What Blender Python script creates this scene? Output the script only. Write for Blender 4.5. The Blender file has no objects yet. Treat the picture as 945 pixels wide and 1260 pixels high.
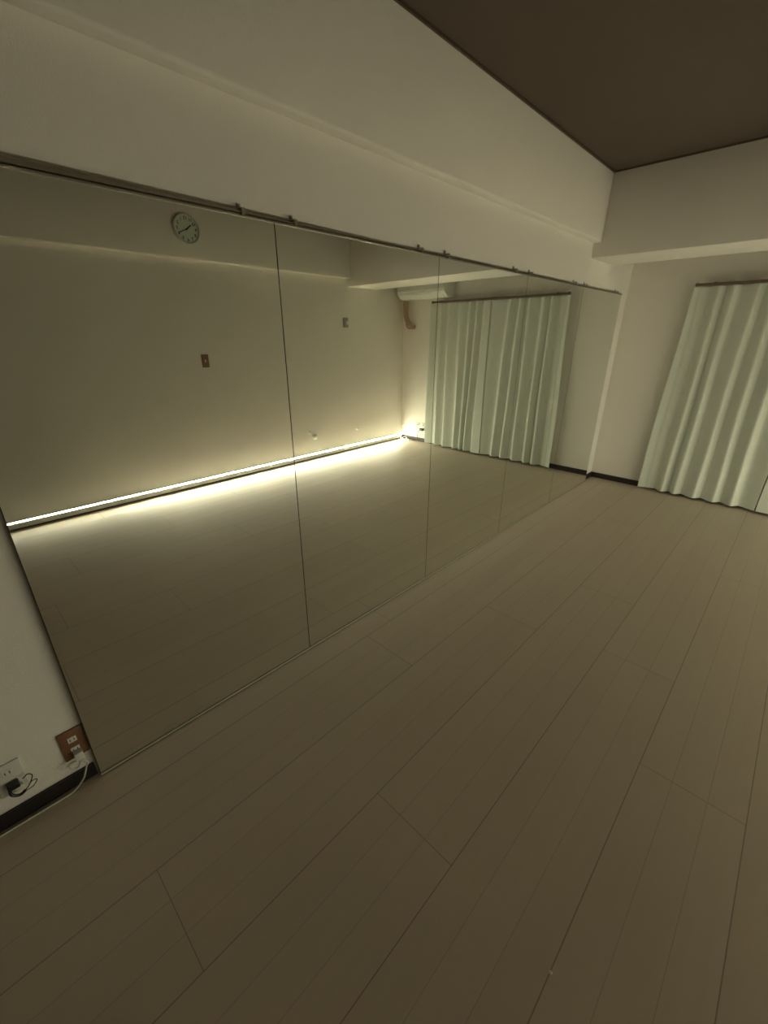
import bpy, bmesh, math, random
from mathutils import Vector, Matrix

S = bpy.context.scene
C = S.collection

# ---------------------------------------------------------------- dimensions (metres)
L = 4.84           # window wall
W = 2.854          # wall with the light strip
H = 2.529          # ceiling
XL = -0.025        # face of the wall behind the mirrors
YB = -1.3          # wall behind the camera
MH = 1.798         # mirror height
Y0, PW = 0.036, 0.9165   # first mirror edge, mirror width

# ---------------------------------------------------------------- camera
cd = bpy.data.cameras.new('camera'); cam = bpy.data.objects.new('camera', cd); C.objects.link(cam)
R_ = Vector((0.7200433, 0.69392248, 0.003038)); U_ = Vector((-0.27125464, 0.27743025, 0.92165795)); F_ = Vector((-0.63871634, 0.6644577, -0.38799149))
m = Matrix((R_, U_, -F_)).transposed().to_4x4(); m.translation = Vector((1.4267, 0, 1.4474))
cam.matrix_world = m
cd.sensor_fit = 'VERTICAL'; cd.sensor_height = 36.0; cd.lens = 517.3 / 1260 * 36.0
cd.clip_start = 0.02; cd.clip_end = 50
S.camera = cam

# ---------------------------------------------------------------- world, exposure
w = bpy.data.worlds.new('world'); S.world = w; w.use_nodes = True
bg = w.node_tree.nodes['Background']; bg.inputs[0].default_value = (0.5, 0.5, 0.45, 1); bg.inputs[1].default_value = 0.0
STRIP = 740.0
STRIP_COLOUR = (1.0, 0.955, 0.68)
S.view_settings.view_transform = 'Standard'; S.view_settings.look = 'None'
S.view_settings.exposure = 0.0; S.view_settings.gamma = 1.0; S.view_settings.use_curve_mapping = False
cy = S.cycles
cy.max_bounces = 24; cy.diffuse_bounces = 12; cy.glossy_bounces = 10; cy.transmission_bounces = 4
cy.caustics_reflective = True; cy.blur_glossy = 1.0
cy.sample_clamp_indirect = 0.0; cy.use_denoising = True; cy.use_light_tree = True
cy.use_adaptive_sampling = False

# ---------------------------------------------------------------- materials
def mat(name, col, rough=0.6, metal=0.0, bump=0.0, bscale=200.0, var=0.0, vscale=3.0, spec=0.5, coat=0.0):
    M = bpy.data.materials.new(name); M.use_nodes = True
    nt = M.node_tree; N = nt.nodes; K = nt.links; b = N['Principled BSDF']
    b.inputs['Base Color'].default_value = (*col, 1); b.inputs['Roughness'].default_value = rough
    b.inputs['Metallic'].default_value = metal; b.inputs['Specular IOR Level'].default_value = spec
    b.inputs['Coat Weight'].default_value = coat
    tc = N.new('ShaderNodeTexCoord')
    nz = N.new('ShaderNodeTexNoise'); nz.inputs['Scale'].default_value = vscale; nz.inputs['Detail'].default_value = 4
    K.new(tc.outputs['Object'], nz.inputs['Vector'])
    mx = N.new('ShaderNodeMix'); mx.data_type = 'RGBA'
    mx.inputs['A'].default_value = (*[c * (1 - var) for c in col], 1); mx.inputs['B'].default_value = (*[min(1, c * (1 + var)) for c in col], 1)
    K.new(nz.outputs['Fac'], mx.inputs['Factor']); K.new(mx.outputs['Result'], b.inputs['Base Color'])
    if bump:
        n2 = N.new('ShaderNodeTexNoise'); n2.inputs['Scale'].default_value = bscale; n2.inputs['Detail'].default_value = 3
        K.new(tc.outputs['Object'], n2.inputs['Vector'])
        bp = N.new('ShaderNodeBump'); bp.inputs['Strength'].default_value = bump; bp.inputs['Distance'].default_value = 0.002
        K.new(n2.outputs['Fac'], bp.inputs['Height']); K.new(bp.outputs['Normal'], b.inputs['Normal'])
    return M

M_wall = mat('wallpaper', (0.86, 0.835, 0.79), 0.85, bump=0.35, bscale=260, var=0.02, vscale=2.0, spec=0.2)
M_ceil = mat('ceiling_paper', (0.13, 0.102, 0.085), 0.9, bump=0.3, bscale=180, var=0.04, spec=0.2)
M_trim = mat('dark_trim', (0.10, 0.065, 0.045), 0.5)
M_base = mat('baseboard_vinyl', (0.022, 0.018, 0.02), 0.4)
M_cloth = mat('curtain_fabric', (0.68, 0.725, 0.655), 0.9, bump=0.5, bscale=420, var=0.03, vscale=9, spec=0.15)
M_rail = mat('curtain_rail_brown', (0.16, 0.115, 0.08), 0.4)
M_alu = mat('aluminium', (0.42, 0.39, 0.33), 0.35, metal=0.8)
M_lath = mat('brown_lath', (0.20, 0.17, 0.125), 0.6, var=0.15, vscale=12)
M_darkgap = mat('mirror_edge', (0.06, 0.06, 0.045), 0.4)
M_white = mat('white_plastic', (0.78, 0.78, 0.74), 0.35)
M_brown = mat('brown_plate', (0.24, 0.12, 0.065), 0.4)
M_channel = mat('channel_grey', (0.80, 0.80, 0.76), 0.5)
M_bright = mat('white_knob', (0.93, 0.93, 0.90), 0.3)
M_pale = mat('pale_aluminium', (0.62, 0.58, 0.48), 0.4, metal=0.3)
M_panel = mat('dark_absorbing_wall', (0.09, 0.065, 0.045), 0.5, var=0.2, vscale=6)  # invented dark finish for the unseen wall, soaks up bounce light
M_black = mat('black_plastic', (0.015, 0.015, 0.015), 0.35)
M_slot = mat('slot', (0.03, 0.028, 0.025), 0.6)
M_greyp = mat('grey_plate', (0.33, 0.32, 0.28), 0.45)
M_hose = mat('taped_pipe', (0.46, 0.33, 0.26), 0.6, bump=0.6, bscale=40)
M_dial = mat('clock_dial', (0.72, 0.80, 0.70), 0.5)
M_rim = mat('clock_rim', (0.62, 0.62, 0.56), 0.3)
M_num = mat('numeral_ink', (0.05, 0.055, 0.05), 0.5)
M_cord = mat('pale_cord', (0.66, 0.70, 0.58), 0.45)
M_acw = mat('air_conditioner_white', (0.80, 0.82, 0.78), 0.35)
M_crumb = mat('crumb', (0.8, 0.78, 0.7), 0.8)

# the silvered glass
M_mirror = bpy.data.materials.new('silvered_glass'); M_mirror.use_nodes = True
b = M_mirror.node_tree.nodes['Principled BSDF']
b.inputs['Base Color'].default_value = (0.90, 0.925, 0.88, 1); b.inputs['Metallic'].default_value = 1.0; b.inputs['Roughness'].default_value = 0.0

# the LED tape: individual diodes under a frosted cover
M_led = bpy.data.materials.new('led_light'); M_led.use_nodes = True
nt = M_led.node_tree; nt.nodes.clear()
em = nt.nodes.new('ShaderNodeEmission'); out = nt.nodes.new('ShaderNodeOutputMaterial')
tc = nt.nodes.new('ShaderNodeTexCoord'); sp = nt.nodes.new('ShaderNodeSeparateXYZ')
ma = nt.nodes.new('ShaderNodeMath'); ma.operation = 'MULTIPLY'; ma.inputs[1].default_value = 2 * math.pi / 0.0165
si = nt.nodes.new('ShaderNodeMath'); si.operation = 'SINE'
mr = nt.nodes.new('ShaderNodeMapRange'); mr.inputs['From Min'].default_value = -1; mr.inputs['From Max'].default_value = 1
mr.inputs['To Min'].default_value = STRIP * 0.5; mr.inputs['To Max'].default_value = STRIP * 1.5
nt.links.new(tc.outputs['Object'], sp.inputs[0]); nt.links.new(sp.outputs['Y'], ma.inputs[0]); nt.links.new(ma.outputs[0], si.inputs[0])
nt.links.new(si.outputs[0], mr.inputs['Value']); # dimmer toward the near end, graded also to imitate the lens's corner darkening
yr = nt.nodes.new('ShaderNodeMapRange'); yr.inputs['From Min'].default_value = -2.4; yr.inputs['From Max'].default_value = 2.44
nt.links.new(sp.outputs['Y'], yr.inputs['Value'])
rp = nt.nodes.new('ShaderNodeValToRGB'); el = rp.color_ramp.elements
FALLOFF = [(0.0, 0.03), (0.17, 0.08), (0.33, 0.22), (0.5, 0.25), (0.67, 0.27), (0.83, 0.33), (0.93, 0.36), (1.0, 0.26)]
el[0].position, el[1].position = 0.0, 1.0
for p_, v_ in FALLOFF[1:-1]: el.new(p_)
for e_, (p_, v_) in zip(el, FALLOFF): e_.position = p_; e_.color = (v_, v_, v_, 1)
nt.links.new(yr.outputs[0], rp.inputs['Fac'])
mu = nt.nodes.new('ShaderNodeMath'); mu.operation = 'MULTIPLY'
nt.links.new(mr.outputs[0], mu.inputs[0]); nt.links.new(rp.outputs['Color'], mu.inputs[1]); nt.links.new(mu.outputs[0], em.inputs['Strength'])
em.inputs['Color'].default_value = (*STRIP_COLOUR, 1); nt.links.new(em.outputs[0], out.inputs[0])

# floor boards: uv.x = 0..1 over one board of three strips, uv.y = metres along it
M_floor = bpy.data.materials.new('floor_boards'); M_floor.use_nodes = True
nt = M_floor.node_tree; N = nt.nodes; K = nt.links; b = N['Principled BSDF']
def math_(op, a, bb=None, c=None):
    n = N.new('ShaderNodeMath'); n.operation = op
    for i, v in enumerate((a, bb, c)):
        if v is None: continue
        if isinstance(v, (int, float)): n.inputs[i].default_value = v
        else: K.new(v, n.inputs[i])
    return n.outputs[0]
uv = N.new('ShaderNodeUVMap'); uv.uv_map = 'UVMap'; sx = N.new('ShaderNodeSeparateXYZ'); K.new(uv.outputs[0], sx.inputs[0])
tc = N.new('ShaderNodeTexCoord'); so = N.new('ShaderNodeSeparateXYZ'); K.new(tc.outputs['Object'], so.inputs[0])
BW = 0.3075
u3 = math_('MULTIPLY', sx.outputs['X'], 3.0)
fr = math_('FRACT', u3); d_in = math_('MULTIPLY', math_('MINIMUM', fr, math_('SUBTRACT', 1.0, fr)), BW / 3)
u1 = math_('FRACT', sx.outputs['X']); d_out = math_('MULTIPLY', math_('MINIMUM', u1, math_('SUBTRACT', 1.0, u1)), BW)
v1 = math_('FRACT', sx.outputs['Y']); d_end = math_('MULTIPLY', math_('MINIMUM', v1, math_('SUBTRACT', 1.0, v1)), 1.818)
def line(d, half):
    n = N.new('ShaderNodeMapRange'); n.inputs['From Min'].default_value = half * 0.4; n.inputs['From Max'].default_value = half
    n.inputs['To Min'].default_value = 1.0; n.inputs['To Max'].default_value = 0.0; K.new(d, n.inputs['Value']); return n.outputs[0]
l_in = math_('MULTIPLY', line(d_in, 0.0014), 0.26)
l_out = math_('MULTIPLY', line(d_out, 0.0020), 0.55); l_end = math_('MULTIPLY', line(d_end, 0.0018), 0.5)
groove = math_('MAXIMUM', l_in, math_('MAXIMUM', l_out, l_end))
# strip id noise
strip = math_('FLOOR', math_('MULTIPLY_ADD', so.outputs['X'], 3 / BW, -0.137 * 3 / BW + 60.0))
bid = math_('FLOOR', sx.outputs['Y'])
cmb = N.new('ShaderNodeCombineXYZ'); K.new(strip, cmb.inputs[0]); K.new(bid, cmb.inputs[1])
wn = N.new('ShaderNodeTexWhiteNoise'); wn.noise_dimensions = '3D'; K.new(cmb.outputs[0], wn.inputs['Vector'])
mp = N.new('ShaderNodeMapping'); mp.inputs['Scale'].default_value = (38, 1.6, 1); K.new(tc.outputs['Object'], mp.inputs['Vector'])
addv = N.new('ShaderNodeVectorMath'); addv.operation = 'ADD'; K.new(mp.outputs[0], addv.inputs[0])
cz = N.new('ShaderNodeCombineXYZ'); K.new(math_('MULTIPLY', wn.outputs['Value'], 30.0), cz.inputs[2]); K.new(cz.outputs[0], addv.inputs[1])
gn = N.new('ShaderNodeTexNoise'); gn.inputs['Scale'].default_value = 1.4; gn.inputs['Detail'].default_value = 6; gn.inputs['Roughness'].default_value = 0.6
K.new(addv.outputs[0], gn.inputs['Vector'])
big = N.new('ShaderNodeTexNoise'); big.inputs['Scale'].default_value = 1.1; big.inputs['Detail'].default_value = 2; K.new(tc.outputs['Object'], big.inputs['Vector'])
val = math_('ADD', math_('MULTIPLY', wn.outputs['Value'], 0.22), math_('ADD', math_('MULTIPLY', gn.outputs['Fac'], 0.45), math_('MULTIPLY', big.outputs['Fac'], 0.2)))
cr = N.new('ShaderNodeMix'); cr.data_type = 'RGBA'
cr.inputs['A'].default_value = (0.70, 0.60, 0.50, 1); cr.inputs['B'].default_value = (0.82, 0.725, 0.62, 1); K.new(val, cr.inputs['Factor'])
gm = N.new('ShaderNodeMix'); gm.data_type = 'RGBA'; gm.inputs['B'].default_value = (0.07, 0.045, 0.03, 1)
K.new(groove, gm.inputs['Factor']); K.new(cr.outputs['Result'], gm.inputs['A']); K.new(gm.outputs['Result'], b.inputs['Base Color'])
rr = math_('MULTIPLY_ADD', gn.outputs['Fac'], 0.12, 0.36); K.new(rr, b.inputs['Roughness']); b.inputs['Specular IOR Level'].default_value = 0.45
bp = N.new('ShaderNodeBump'); bp.inputs['Strength'].default_value = 0.5; bp.inputs['Distance'].default_value = 0.0006
K.new(math_('SUBTRACT', math_('MULTIPLY', gn.outputs['Fac'], 0.25), groove), bp.inputs['Height']); K.new(bp.outputs['Normal'], b.inputs['Normal'])

# ---------------------------------------------------------------- mesh helpers
def finish(name, bm, mats, parent=None, smooth=False, loc=None, sharp=35):
    me = bpy.data.meshes.new(name)
    bmesh.ops.recalc_face_normals(bm, faces=bm.faces)
    bm.to_mesh(me); bm.free()
    for mm in (mats if isinstance(mats, (list, tuple)) else [mats]): me.materials.append(mm)
    o = bpy.data.objects.new(name, me); C.objects.link(o)
    if smooth:
        me.polygons.foreach_set('use_smooth', [True] * len(me.polygons))
        me.set_sharp_from_angle(angle=math.radians(sharp))
    if parent: o.parent = parent
    if loc: o.location = loc
    return o
def box(bm, x0, x1, y0, y1, z0, z1, bevel=0.0, mi=0, seg=2):
    r = bmesh.ops.create_cube(bm, size=1.0); vs = r['verts']
    for v in vs: v.co = Vector(((x0 + x1) / 2 + v.co.x * (x1 - x0), (y0 + y1) / 2 + v.co.y * (y1 - y0), (z0 + z1) / 2 + v.co.z * (z1 - z0)))
    fs = list({f for v in vs for f in v.link_faces})
    for f in fs: f.material_index = mi
    if bevel:
        es = list({e for v in vs for e in v.link_edges})
        r = bmesh.ops.bevel(bm, geom=es, offset=bevel, segments=seg, profile=0.5, affect='EDGES')
        for f in r['faces']: f.material_index = mi
    return vs
def prism_x(bm, x0, x1, pts, mi=0):            # outline in (y, z) pushed along x
    a = [bm.verts.new((x0, y, z)) for y, z in pts]; c = [bm.verts.new((x1, y, z)) for y, z in pts]
    n = len(pts); fs = [bm.faces.new(a), bm.faces.new(c[::-1])]
    for i in range(n): fs.append(bm.faces.new((a[i], a[(i + 1) % n], c[(i + 1) % n], c[i])))
    for f in fs: f.material_index = mi
def cyl(bm, c, axis, r, h, n=32, mi=0, r2=None):
    q = Vector((0, 0, 1)).rotation_difference(Vector(axis)).to_matrix().to_4x4()
    q.translation = Vector(c)
    res = bmesh.ops.create_cone(bm, cap_ends=True, segments=n, radius1=r, radius2=r if r2 is None else r2, depth=h, matrix=q)
    for f in {f for v in res['verts'] for f in v.link_faces}: f.material_index = mi
def spline(pts, n=10):
    P = [Vector(p) for p in pts]; P = [P[0] * 2 - P[1]] + P + [P[-1] * 2 - P[-2]]; o = []
    for i in range(1, len(P) - 2):
        for k in range(n):
            t = k / n; a, b2, c, d = P[i - 1:i + 3]
            o.append(0.5 * ((2 * b2) + (c - a) * t + (2 * a - 5 * b2 + 4 * c - d) * t * t + (3 * b2 - a - 3 * c + d) * t ** 3))
    o.append(P[-2]); return o
def tube(bm, pts, r, n=10, mi=0, smooth_n=10, rfun=None):
    P = spline(pts, smooth_n) if smooth_n else [Vector(p) for p in pts]
    rings = []; up = None
    for i, p in enumerate(P):
        t = (P[min(i + 1, len(P) - 1)] - P[max(i - 1, 0)]).normalized()
        if up is None: up = t.orthogonal().normalized()
        up = (up - t * up.dot(t)).normalized(); s = t.cross(up)
        rad = rfun(i / (len(P) - 1)) if rfun else r
        rings.append([bm.verts.new(p + (up * math.cos(a) + s * math.sin(a)) * rad) for a in [2 * math.pi * k / n for k in range(n)]])
    for A, B in zip(rings, rings[1:]):
        for k in range(n):
            f = bm.faces.new((A[k], A[(k + 1) % n], B[(k + 1) % n], B[k])); f.material_index = mi
    for rg, rv in ((rings[0], True), (rings[-1], False)):
        f = bm.faces.new(rg[::-1] if rv else rg); f.material_index = mi
def lathe(bm, prof, n=64, mi=0, axis='x'):      # prof: (radius, height) turned about x
    rings = []
    for r, h in prof:
        rings.append([bm.verts.new((h, r * math.cos(2 * math.pi * k / n), r * math.sin(2 * math.pi * k / n))) for k in range(n)])
    for A, B in zip(rings, rings[1:]):
        for k in range(n):
            f = bm.faces.new((A[k], A[(k + 1) % n], B[(k + 1) % n], B[k])); f.material_index = mi
    for rg in (rings[0], rings[-1]):
        if prof[0][0] > 1e-5:
            f = bm.faces.new(rg); f.material_index = mi
def tag(o, label, cat, group=None):
    o['label'] = label; o['category'] = cat
    if group: o['group'] = group
    return o
def empty(name, loc=(0, 0, 0)):
    o = bpy.data.objects.new(name, None); o.empty_display_size = 0.05; o.location = loc; C.objects.link(o); return o
def structure(name, bm, mats, label=None, cat=None, **k):
    o = finish(name, bm, mats, **k); o['kind'] = 'structure'
    if label: o['label'] = label; o['category'] = cat or name.split('_')[0]
    return o

# ---------------------------------------------------------------- the room
bm = bmesh.new(); uvl = bm.loops.layers.uv.new('UVMap')
offs = {0: 1.217, 1: 0.066, 2: 0.675, 3: 0.150}
for i in range(-1, 11):
    xa = 0.137 + i * BW; xb = xa + BW
    o_ = offs.get(i, (i * 0.733 + 0.31) % 1.818)
    k0 = math.floor((YB - 0.1 - o_) / 1.818); k = k0
    while o_ + k * 1.818 < L + 0.1:
        ya, yb = o_ + k * 1.818, o_ + (k + 1) * 1.818
        X0, X1 = max(xa, XL - 0.1), min(xb, W + 0.1); Z0, Z1 = max(ya, YB - 0.1), min(yb, L + 0.1)
        if X1 > X0 and Z1 > Z0:
            vs = [bm.verts.new(c) for c in ((X0, Z0, 0), (X1, Z0, 0), (X1, Z1, 0), (X0, Z1, 0))]
            f = bm.faces.new(vs)
            for lp in f.loops:
                x, y = lp.vert.co.x, lp.vert.co.y
                u = (x - xa) / BW; v = (y - ya) / 1.818
                lp[uvl].uv = (min(max(u, 1e-4), 1 - 1e-4), 20 + k + min(max(v, 1e-4), 1 - 1e-4))
        k += 1
# underside slab so the floor has thickness
bmesh.ops.remove_doubles(bm, verts=bm.verts, dist=1e-5)
box(bm, XL - 0.1, W + 0.1, YB - 0.1, L + 0.1, -0.1, -0.002)
structure('floor', bm, M_floor, 'pale greige wood plank floor with thin dark seams', 'floor')

bm = bmesh.new(); box(bm, XL - 0.1, W + 0.1, YB - 0.1, L + 0.1, H, H + 0.1)
structure('ceiling', bm, M_ceil, 'dark brownish papered ceiling', 'ceiling')
bm = bmesh.new(); box(bm, XL - 0.1, XL, YB, L, 0, H)
structure('wall_left', bm, M_wall, 'cream papered wall behind the mirrors', 'wall')
bm = bmesh.new(); box(bm, W, W + 0.1, YB, L, 0, H)
structure('wall_right', bm, M_wall, 'cream papered wall seen in the mirrors with the light strip at its foot', 'wall')
bm = bmesh.new(); box(bm, XL - 0.1, W + 0.1, L, L + 0.1, 0, H)
structure('wall_back', bm, M_wall, 'cream papered wall behind the curtains', 'wall')
bm = bmesh.new(); box(bm, XL - 0.1, W + 0.1, YB - 0.1, YB, 0, H)
structure('wall_front', bm, M_panel)  # out of view, made dark to keep the foreground dim

# boxed-in beams
BY0, BY1, BZ = 3.808, 4.30, 1.997
bm = bmesh.new(); box(bm, XL, W, BY0, BY1, BZ, H, bevel=0.006)
structure('trim_1', bm, M_wall, 'deep papered ceiling beam crossing the room before the curtains', 'beam', smooth=True)
bm = bmesh.new(); box(bm, XL, 0.036, YB, BY0, 2.0956, H, bevel=0.012, seg=3)
structure('trim_2', bm, M_wall, 'shallow papered beam over the mirrors', 'beam', smooth=True)
bm = bmesh.new(); box(bm, 2.7786, W, YB, BY0, 2.0783, H, bevel=0.008, seg=3)
structure('trim_3', bm, M_wall, 'papered beam with the clock, seen in the mirrors', 'beam', smooth=True)
# thin dark cornice bead
bm = bmesh.new()
box(bm, 0.036, 0.045, YB, BY0, H - 0.010, H); box(bm, 2.7696, 2.7786, YB, BY0, H - 0.010, H); box(bm, 0.045, 2.7696, BY0 - 0.009, BY0, H - 0.010, H)
structure('trim_4', bm, M_trim, 'thin dark bead where ceiling meets beams', 'trim')

# baseboards
def baseboard(name, x0, x1, y0, y1):
    bm = bmesh.new(); box(bm, x0, x1, y0, y1, 0.0, 0.055, bevel=0.002)
    return structure(name, bm, M_base, 'dark vinyl baseboard along the foot of the wall', 'baseboard')
baseboard('baseboard_left', XL, XL + 0.010, YB, 0.030)
baseboard('baseboard_left_end', XL, XL + 0.010, Y0 + 5 * PW + 0.004, L)
baseboard('baseboard_back', XL + 0.01, W - 0.01, L - 0.012, L)
baseboard('baseboard_right', W - 0.010, W, YB, L)

# ---------------------------------------------------------------- mirrors
TILT = -0.0029
where = ['nearest the camera beside the brown socket', 'second from the camera, reflecting the room corner',
         'in the middle of the row, reflecting the curtain centre', 'second from the curtain wall, reflecting the curtain edge',
         'last of the row at the curtain wall end']
adj = ['frameless wall mirror sheet', 'frameless wall mirror sheet', 'frameless wall mirror sheet', 'frameless wall mirror sheet', 'frameless wall mirror sheet']
clip_y = [[0.20, 0.836], [1.035, 1.733], [1.934, 2.624], [2.825, 3.534], [3.744, 4.481]]
for i in range(5):
    ya, yb = Y0 + i * PW, Y0 + (i + 1) * PW
    root = empty('wall_mirror', (0, (ya + yb) / 2, 0.004))
    tag(root, adj[i] + ' ' + where[i], 'mirror', 'mirror sheets along the left wall')
    hw = PW / 2
    bm = bmesh.new()
    box(bm, -0.005, 0.0, -hw + 0.0019, hw - 0.0019, 0, MH - 0.004, mi=1)
    for f in bm.faces:
        if f.normal.x > 0.9: f.material_index = 0
    # thin ground edge round the sheet
    o = finish('mirror_sheet', bm, [M_mirror, M_darkgap], root); o.rotation_euler = (0, TILT, 0)
    bm = bmesh.new(); box(bm, -0.014, -0.006, -hw, hw, 0, MH - 0.004)
    o = finish('backing_board', bm, M_darkgap, root); o.rotation_euler = (0, TILT, 0)
    for y in clip_y[i]:
        bm = bmesh.new(); y -= (ya + yb) / 2; z = MH + 0.003
        box(bm, -0.028, 0.003, y - 0.006, y + 0.006, z + 0.008, z + 0.011)
        box(bm, 0.001, 0.004, y - 0.006, y + 0.006, z - 0.012, z + 0.011)
        box(bm, -0.0285, -0.024, y - 0.007, y + 0.007, z + 0.008, z + 0.026)
        cyl(bm, (-0.022, y, z + 0.019), (1, 0, 0), 0.004, 0.004, 12)
        finish('mirror_clip', bm, M_alu, root)
    bm = bmesh.new()
    box(bm, -0.014, 0.004, -hw, hw, MH - 0.004, MH - 0.001); box(bm, 0.001, 0.004, -hw, hw, MH - 0.009, MH - 0.001)
    finish('top_rail', bm, M_alu, root).location.x = -0.004
    bm = bmesh.new()
    box(bm, -0.014, 0.005, -hw, hw, -0.004, -0.001); box(bm, 0.002, 0.005, -hw, hw, -0.004, 0.005)
    finish('bottom_rail', bm, M_pale, root)

# tapering brown lath above the first two sheets
bm = bmesh.new()
prism_x(bm, XL, -0.001, [(-0.5, MH - 0.004), (1.6, MH - 0.003), (1.6, MH + 0.002), (0.96, MH + 0.008), (0.25, MH + 0.0155), (-0.5, MH + 0.022)])
tag(finish('wooden_lath', bm, M_lath), 'thin brown lath on the wall along the top of the nearest mirrors', 'lath')

# ---------------------------------------------------------------- light strip at the foot of the opposite wall
root = empty('led_strip_light', (W - 0.012, 2.4, 0.0))
tag(root, 'glowing white light strip along the foot of the reflected wall', 'light strip')
SY0, SY1 = 0.02, L - 0.014
bm = bmesh.new(); n = 96; seg = 8; r = 0.0105
rows = []; PROF = [(0.0020, 0.0694), (0.0006, 0.0688), (0.0000, 0.0665), (-0.0002, 0.0630), (0.0000, 0.0595), (0.0006, 0.0572), (0.0020, 0.0566)]; seg = len(PROF) - 1
for k in range(n + 1):
    y = SY0 + (SY1 - SY0) * k / n
    rows.append([bm.verts.new((px, y - 2.4, pz)) for px, pz in PROF])
for A, B in zip(rows, rows[1:]):
    for j in range(seg): bm.faces.new((A[j], A[j + 1], B[j + 1], B[j]))
me_o = finish('light_tape', bm, M_led, root, smooth=True)
bm = bmesh.new(); box(bm, 0.003, 0.012, SY0 - 2.4, SY1 - 2.4, 0.0552, 0.0712); box(bm, -0.0012, 0.006, SY0 - 2.4, SY1 - 2.4, 0.0700, 0.0712)  # upper lip added to keep strip light off the wall above
finish('channel', bm, M_white, root)
bm = bmesh.new(); box(bm, -0.0015, 0.0015, SY0 - 2.4, SY1 - 2.4, 0.012, 0.0550); box(bm, -0.0065, 0.0015, SY0 - 2.4, SY1 - 2.4, 0.0536, 0.0550); box(bm, -0.0068, -0.0056, SY0 - 2.4, SY1 - 2.4, 0.0536, 0.0565)  # front lip added to shade the floor close to the strip
finish('fascia', bm, M_channel, root)

# ---------------------------------------------------------------- curtains
def curtain(name, ridges_b, ridges_t, xa, xb, xta, xtb, label):
    # ridges: list of (x, depth) along the hem and along the heading, same count
    bm = bmesh.new(); cols = []
    nz = 40; z0, z1 = 0.022, 1.832
    def dens(pts, n=7):
        o = []
        for (a, da), (b2, db) in zip(pts, pts[1:]):
            for k in range(n):
                t = k / n; e = t + 0.05 * math.sin(2 * math.pi * t) * -1
                o.append((a + (b2 - a) * t, da + (db - da) * e))
        o.append(pts[-1]); return o
    Bp, Tp = dens(ridges_b), dens(ridges_t)
    rnd = random.Random(len(ridges_b)); ph = rnd.random() * 6
    for (xb_, db), (xt_, dt) in zip(Bp, Tp):
        col = []
        for j in range(nz + 1):
            t = j / nz; s = t ** 1.25
            x = xb_ * (1 - s) + xt_ * s; d = db * (1 - s) + dt * s
            x += 0.006 * math.sin(t * 5 + ph + xb_ * 9) * (1 - t) * t * 4
            col.append(bm.verts.new((x, L - 0.032 - d, z0 + (z1 - z0) * t)))
        cols.append(col)
    for A, B in zip(cols, cols[1:]):
        for j in range(nz): bm.faces.new((A[j], B[j], B[j + 1], A[j + 1]))
    bmesh.ops.smooth_vert(bm, verts=bm.verts, factor=0.12, use_axis_x=True, use_axis_y=True, use_axis_z=False)
    bmesh.ops.solidify(bm, geom=bm.faces[:], thickness=0.003)
    root = empty(name, ((xa + xb) / 2, L - 0.07, 0.0))
    o = finish('fabric', bm, M_cloth, root, smooth=True, sharp=60); o.matrix_parent_inverse = root.matrix_basis.inverted()
    return tag(root, label, 'curtain', 'curtains on the window wall'), root
# left drop (next to the mirrors), hem and heading ridge/valley pairs
def pleats(start, ridges, end, wd, dp):
    o = [start]
    for x in ridges: o += [(x - 0.006, dp), (x + 0.004, dp), (x + wd, 0.006)]
    return o + [end]
hb = pleats((.470, .055), [.560, .682, .787, .945, 1.10, 1.235], (1.405, .060), .052, .066); hb[1] = (.535, .030); hb[2] = (.545, .030)
ht = pleats((.520, .045), [.590, .700, .800, .955, 1.06, 1.185], (1.425, .050), .044, .050); ht[1] = (.560, .026); ht[2] = (.570, .026)
curtain('curtain', hb, ht, .47, 1.405, .52, 1.425, 'pale green pleated curtain drop nearest the mirror wall')
hb = pleats((1.412, .062), [1.53, 1.655, 1.73, 1.830, 2.01, 2.150], (2.335, .055), .052, .066)
ht = pleats((1.432, .050), [1.51, 1.610, 1.715, 1.85, 2.02, 2.160], (2.310, .048), .044, .050)
curtain('curtain', hb, ht, 1.41, 2.335, 1.43, 2.31, 'pale green pleated curtain drop below the air conditioner')
root = empty('curtain_rail', (1.41, L - 0.075, 1.85)); tag(root, 'slim brown curtain rail above the two curtain drops', 'curtain rail')
bm = bmesh.new(); box(bm, -0.875, 0.875, -0.012, 0.010, -0.012, 0.008, bevel=0.002); finish('track', bm, M_rail, root)
for x in (-0.873, 0.873):
    bm = bmesh.new(); box(bm, x - 0.012, x + 0.012, -0.015, 0.013, -0.016, 0.012, bevel=0.004); finish('end_cap', bm, M_rail, root)
for x in (-0.75, 0.0, 0.75):
    bm = bmesh.new(); box(bm, x - 0.012, x + 0.012, 0.008, 0.0745, -0.006, 0.014, bevel=0.002); finish('bracket', bm, M_rail, root)

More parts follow.
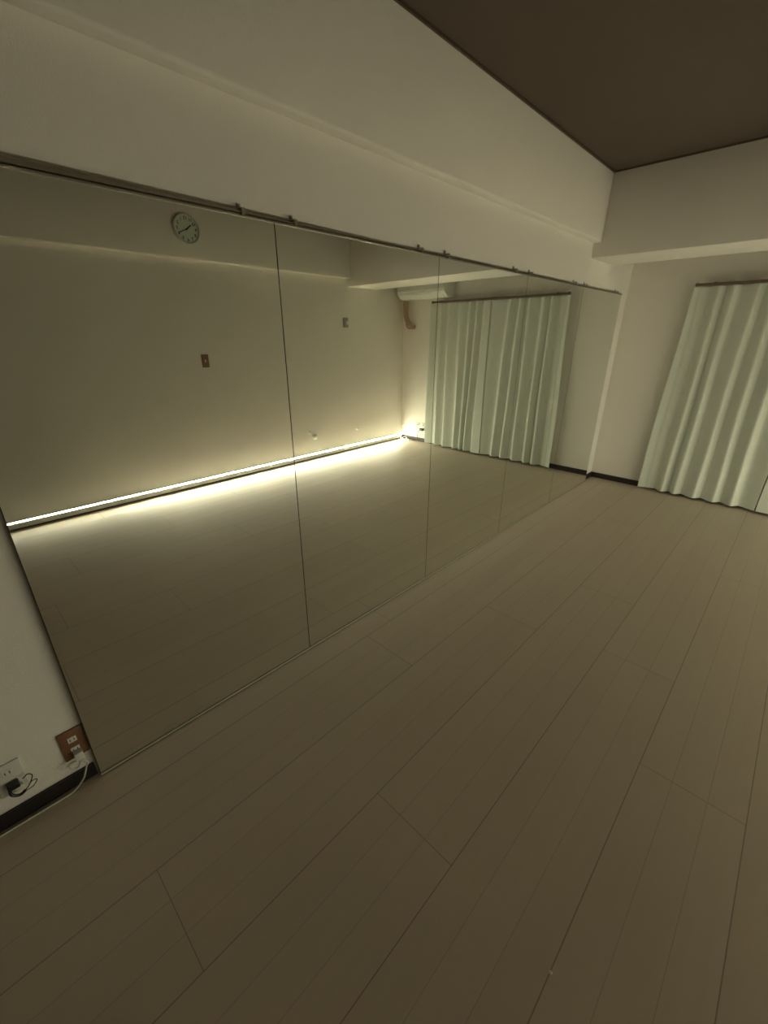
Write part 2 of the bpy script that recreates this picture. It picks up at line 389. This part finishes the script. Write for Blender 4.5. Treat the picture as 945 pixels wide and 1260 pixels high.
# ---------------------------------------------------------------- clock
CY, CZ, CX = 1.903, 2.300, 2.7786
root = empty('wall_clock', (CX, CY, CZ)); tag(root, 'round white wall clock with black hands on the reflected beam', 'clock')
bm = bmesh.new(); lathe(bm, [(0.113, 0.0), (0.116, -0.012), (0.115, -0.026), (0.110, -0.032), (0.102, -0.031), (0.099, -0.024), (0.099, -0.010)], 72)
bmesh.ops.delete(bm, geom=[f for f in bm.faces if len(f.verts) > 4], context='FACES_ONLY')
finish('rim', bm, M_rim, root, smooth=True)
bm = bmesh.new(); cyl(bm, (-0.010, 0, 0), (1, 0, 0), 0.1005, 0.018, 64); finish('dial', bm, M_dial, root)
def text_mesh(s, size):
    cu = bpy.data.curves.new('t', 'FONT'); cu.body = s; cu.size = size; cu.align_x = 'CENTER'; cu.align_y = 'CENTER'; cu.extrude = 0.0006; cu.offset = 0.0006
    o = bpy.data.objects.new('t', cu); C.objects.link(o); bpy.context.view_layer.update()
    me = bpy.data.meshes.new_from_object(o.evaluated_get(bpy.context.evaluated_depsgraph_get()))
    bpy.data.objects.remove(o); bpy.data.curves.remove(cu); return me
for h in range(1, 13):
    a = math.radians(30 * h); me = text_mesh(str(h), 0.033)
    # text x -> -y (reads correctly from inside the room), text y -> +z, text z -> -x
    me.transform(Matrix(((0, 0, -1, -0.0200), (-1, 0, 0, -math.sin(a) * 0.080), (0, 1, 0, math.cos(a) * 0.080), (0, 0, 0, 1))))
    me.name = 'numeral'; me.materials.append(M_num)
    o = bpy.data.objects.new('numeral', me); C.objects.link(o); o.parent = root
def hand(name, ang, length, back, w0, x):
    bm = bmesh.new(); a = math.radians(ang)
    prism_x(bm, x - 0.001, x, [(-w0 / 2, -back), (w0 / 2, -back), (w0 / 2, length * .8), (0, length), (-w0 / 2, length * .8)])
    # clockwise as seen from the room = rotation about +x by +ang with y to the left
    o = finish(name, bm, M_black, root); o.rotation_euler = (a, 0, 0)
hand('hour_hand', 309.5, 0.058, 0.014, 0.009, -0.0225); hand('minute_hand', 116, 0.084, 0.016, 0.006, -0.0245)
bm = bmesh.new(); cyl(bm, (-0.0225, 0, 0), (1, 0, 0), 0.006, 0.009, 20); finish('hub', bm, M_black, root)

# ---------------------------------------------------------------- wall plates
def plate_bm(wd, ht, th=0.007):
    bm = bmesh.new(); box(bm, 0, th, -wd / 2, wd / 2, -ht / 2, ht / 2, bevel=0.0025); return bm
def outlet(name, loc, rz, pm, im, label, cat='socket', inserts=(0.028, -0.026)):
    root = empty(name, loc); root.rotation_euler = (0, 0, rz); tag(root, label, cat)
    finish('plate', plate_bm(0.070, 0.120), pm, root, smooth=True)
    for z in inserts:
        bm = bmesh.new(); box(bm, 0.005, 0.0085, -0.0125, 0.0125, z - 0.011, z + 0.011, bevel=0.001)
        ins = finish('receptacle', bm, im, root)
        bm = bmesh.new()
        for y in (-0.0055, 0.0055): box(bm, 0.0080, 0.0088, y - 0.0012, y + 0.0012, z - 0.005, z + 0.005)
        finish('slots', bm, M_slot, ins)
    return root
PI = math.pi
# beside the mirror: the brown socket
outlet('wall_socket', (XL, -0.001, 0.176), 0, M_brown, M_white, 'brown wall socket plate beside the nearest mirror edge', inserts=(0.020, -0.024))
root = empty('power_plug', (XL + 0.009, 0.001, 0.139)); tag(root, 'white plug with pale cord in the brown wall socket', 'plug')
bm = bmesh.new(); box(bm, 0.0, 0.024, -0.0125, 0.0125, -0.020, 0.011, bevel=0.003); finish('plug_body', bm, M_white, root, smooth=True)
bm = bmesh.new()
tube(bm, [(0.013, 0, -0.018), (0.015, -0.002, -0.032), (0.018, -0.014, -0.048), (0.016, -0.030, -0.040), (0.012, -0.031, -0.025), (0.014, -0.018, -0.020), (0.022, 0.004, -0.026),
          (0.026, 0.014, -0.042), (0.024, 0.006, -0.060), (0.025, -0.002, -0.080), (0.022, -0.014, -0.105), (0.020, -0.045, -0.132), (0.020, -0.08, -0.1355), (0.019, -0.14, -0.136), (0.019, -0.25, -0.136), (0.018, -0.6, -0.136), (0.018, -1.3, -0.136)], 0.0028, 10, smooth_n=10)
finish('cord', bm, M_cord, root, smooth=True)
# cream socket further left with black plug
outlet('wall_socket', (XL, -0.168, 0.173), 0, M_white, M_white, 'cream wall socket plate cut by the left picture edge')
root = empty('power_plug', (XL + 0.009, -0.168, 0.150)); tag(root, 'black plug with looped thin cord in the cream wall socket', 'plug')
bm = bmesh.new(); box(bm, 0.0, 0.022, -0.014, 0.016, -0.004, 0.016, bevel=0.003); finish('plug_body', bm, M_black, root, smooth=True)
bm = bmesh.new(); box(bm, 0.004, 0.020, 0.000, 0.024, -0.022, -0.002, bevel=0.004); finish('switch_body', bm, M_cord, root, smooth=True)
bm = bmesh.new()
tube(bm, [(0.014, -0.010, 0.0), (0.018, -0.010, -0.020), (0.020, 0.006, -0.034), (0.018, 0.022, -0.030)], 0.0045, 10)
finish('strain_relief', bm, M_black, root, smooth=True)
bm = bmesh.new()
tube(bm, [(0.018, 0.018, -0.031), (0.018, 0.034, -0.018), (0.016, 0.048, 0.008), (0.013, 0.040, 0.020), (0.012, 0.026, 0.012)], 0.0016, 8)
tube(bm, [(0.018, 0.020, -0.033), (0.014, 0.040, -0.034), (0.012, 0.054, -0.020), (0.012, 0.046, -0.014), (0.013, 0.034, -0.020)], 0.0014, 8)
finish('cord', bm, M_black, root, smooth=True)

# switches on the reflected wall (plates face -x)
root = empty('light_switch', (W, 1.929, 1.225)); root.rotation_euler = (0, 0, PI); tag(root, 'small brown light switch plate reflected below the clock', 'switch')
finish('plate', plate_bm(0.070, 0.120), M_brown, root, smooth=True)
bm = bmesh.new(); box(bm, 0.005, 0.0095, -0.008, 0.008, -0.012, 0.012, bevel=0.002); finish('rocker', bm, M_white, root)
root = empty('control_panel', (W, 3.762, 1.603)); root.rotation_euler = (0, 0, PI); tag(root, 'small grey remote holder plate on the reflected wall', 'control panel')
bm = bmesh.new(); box(bm, 0, 0.016, -0.038, 0.038, -0.055, 0.055, bevel=0.005); finish('casing', bm, M_greyp, root, smooth=True)
bm = bmesh.new(); box(bm, 0.0155, 0.0185, -0.030, -0.008, -0.022, 0.020, bevel=0.001); finish('button', bm, M_white, root)
bm = bmesh.new(); box(bm, 0.0155, 0.0175, 0.004, 0.028, -0.036, 0.036, bevel=0.0008); finish('cover', bm, M_slot if False else M_greyp, root)
# invented knobs for unidentified bright spots, protruding to catch the strip's light
def spot_knob(y, z, r, label):
    root = empty('added_knob', (W, y, z)); root.rotation_euler = (0, 0, PI); tag(root, label, 'knob')
    bm = bmesh.new(); cyl(bm, (0.005, 0, 0), (1, 0, 0), r * 0.5, 0.010, 24); finish('stem', bm, M_bright, root, smooth=True)
    bm = bmesh.new(); bmesh.ops.create_uvsphere(bm, u_segments=28, v_segments=16, radius=r)
    for v in bm.verts: v.co.x = v.co.x * 0.8 + 0.010 + r * 0.6
    finish('head', bm, M_bright, root, smooth=True)
spot_knob(3.101, 0.345, 0.021, 'small made-up round white wall bumper, the upper of the pair low on the reflected wall')
spot_knob(3.171, 0.280, 0.034, 'largest made-up round white wall bumper, the lower of the pair low on the reflected wall')
spot_knob(3.893, 0.275, 0.022, 'single made-up round white wall bumper low on the reflected wall toward the corner')

# sockets on the window wall, seen in the mirror (plates face -y)
outlet('wall_socket', (2.537, L, 0.213), -PI / 2, M_white, M_greyp, 'cream socket on the curtain wall nearer the reflected corner')
outlet('wall_socket', (2.430, L, 0.218), -PI / 2, M_white, M_greyp, 'cream socket right beside the curtain holding the black plug')
root = empty('power_adapter', (2.440, L - 0.0085, 0.188)); tag(root, 'black power adapter plugged in low beside the curtain', 'power adapter')
bm = bmesh.new(); box(bm, -0.026, 0.036, -0.034, 0.0, -0.020, 0.012, bevel=0.004); finish('adapter_body', bm, M_black, root, smooth=True)
bm = bmesh.new()
tube(bm, [(0.030, -0.02, -0.010), (0.060, -0.03, -0.050), (0.062, -0.035, -0.110), (0.072, -0.035, -0.150), (0.10, -0.04, -0.174), (0.17, -0.03, -0.176)], 0.0045, 10)
finish('cord', bm, M_black, root, smooth=True)
root = empty('power_lead', (2.74, L - 0.06, 0.0)); tag(root, 'white coiled lead on the floor at the reflected corner', 'cord')
bm = bmesh.new()
tube(bm, [(-0.13, 0.01, 0.012), (-0.08, -0.01, 0.010), (-0.03, 0.01, 0.012), (0.02, -0.02, 0.012), (0.04, 0.02, 0.03), (0.0, 0.035, 0.03), (-0.04, 0.0, 0.022), (0.0, -0.035, 0.016), (0.06, -0.02, 0.02), (0.080, 0.030, 0.064)], 0.005, 10)
finish('cable', bm, M_white, root, smooth=True)
bm = bmesh.new(); box(bm, -0.105, -0.045, -0.022, 0.006, 0.001, 0.020, bevel=0.004); finish('connector', bm, M_white, root, smooth=True)

# ---------------------------------------------------------------- air conditioner
root = empty('air_conditioner', (2.39, L, 1.895)); tag(root, 'white wall mounted air conditioner above the curtain beside the reflected corner', 'air conditioner')
hw = 0.385
prof = [(0, 0.01), (-0.03, 0.0), (-0.145, 0.0), (-0.212, 0.052), (-0.222, 0.075), (-0.222, 0.235), (-0.205, 0.268), (-0.17, 0.28), (0, 0.28)]
bm = bmesh.new(); prism_x(bm, -hw, hw, [(y, z) for y, z in prof])
bmesh.ops.bevel(bm, geom=[e for e in bm.edges if abs(e.verts[0].co.x - e.verts[1].co.x) < 1e-6 and min(e.verts[0].co.y, e.verts[1].co.y) < -0.02], offset=0.006, segments=2, profile=0.5, affect='EDGES')
finish('casing', bm, M_acw, root, smooth=True)
bm = bmesh.new(); prism_x(bm, -hw + 0.012, hw - 0.012, [(-0.2215, 0.080), (-0.2285, 0.086), (-0.2285, 0.245), (-0.2225, 0.250)]); finish('front_panel', bm, M_acw, root)
bm = bmesh.new(); prism_x(bm, -hw + 0.05, hw - 0.05, [(-0.149, 0.001), (-0.151, -0.003), (-0.210, 0.044), (-0.207, 0.048)]); finish('louvre', bm, M_acw, root)
bm = bmesh.new(); box(bm, -hw + 0.05, hw - 0.05, -0.140, -0.134, -0.001, 0.0015); finish('vent_slot', bm, M_slot, root)
root = empty('refrigerant_pipe', (2.72, L - 0.05, 1.890)); tag(root, 'pinkish taped pipe hanging from the air conditioner into the wall', 'pipe')
bm = bmesh.new()
tube(bm, [(0.035, -0.01, -0.0055), (0.035, -0.015, -0.08), (0.028, -0.018, -0.16), (0.010, -0.02, -0.225), (-0.030, -0.015, -0.285), (-0.070, 0.0, -0.318), (-0.075, 0.045, -0.325)], 0.034, 18, rfun=lambda t: 0.038 - 0.010 * t + 0.0012 * math.sin(t * 90))
finish('taped_bundle', bm, M_hose, root, smooth=True)
bm = bmesh.new()
tube(bm, [(0.02, -0.02, -0.20), (0.022, -0.02, -0.27), (0.0, -0.012, -0.33), (-0.05, 0.0, -0.345), (-0.07, 0.045, -0.34)], 0.009, 12)
finish('drain_hose', bm, M_hose, root, smooth=True)

# ---------------------------------------------------------------- crumb on the floor
bm = bmesh.new(); bmesh.ops.create_icosphere(bm, subdivisions=2, radius=0.0042)
rnd = random.Random(4)
for v in bm.verts: v.co *= 0.8 + 0.4 * rnd.random(); v.co.z *= 0.6
tag(finish('crumb', bm, M_crumb, loc=(1.368, 0.658, 0.0018)), 'tiny white crumb on the bare floor near the bottom', 'crumb')
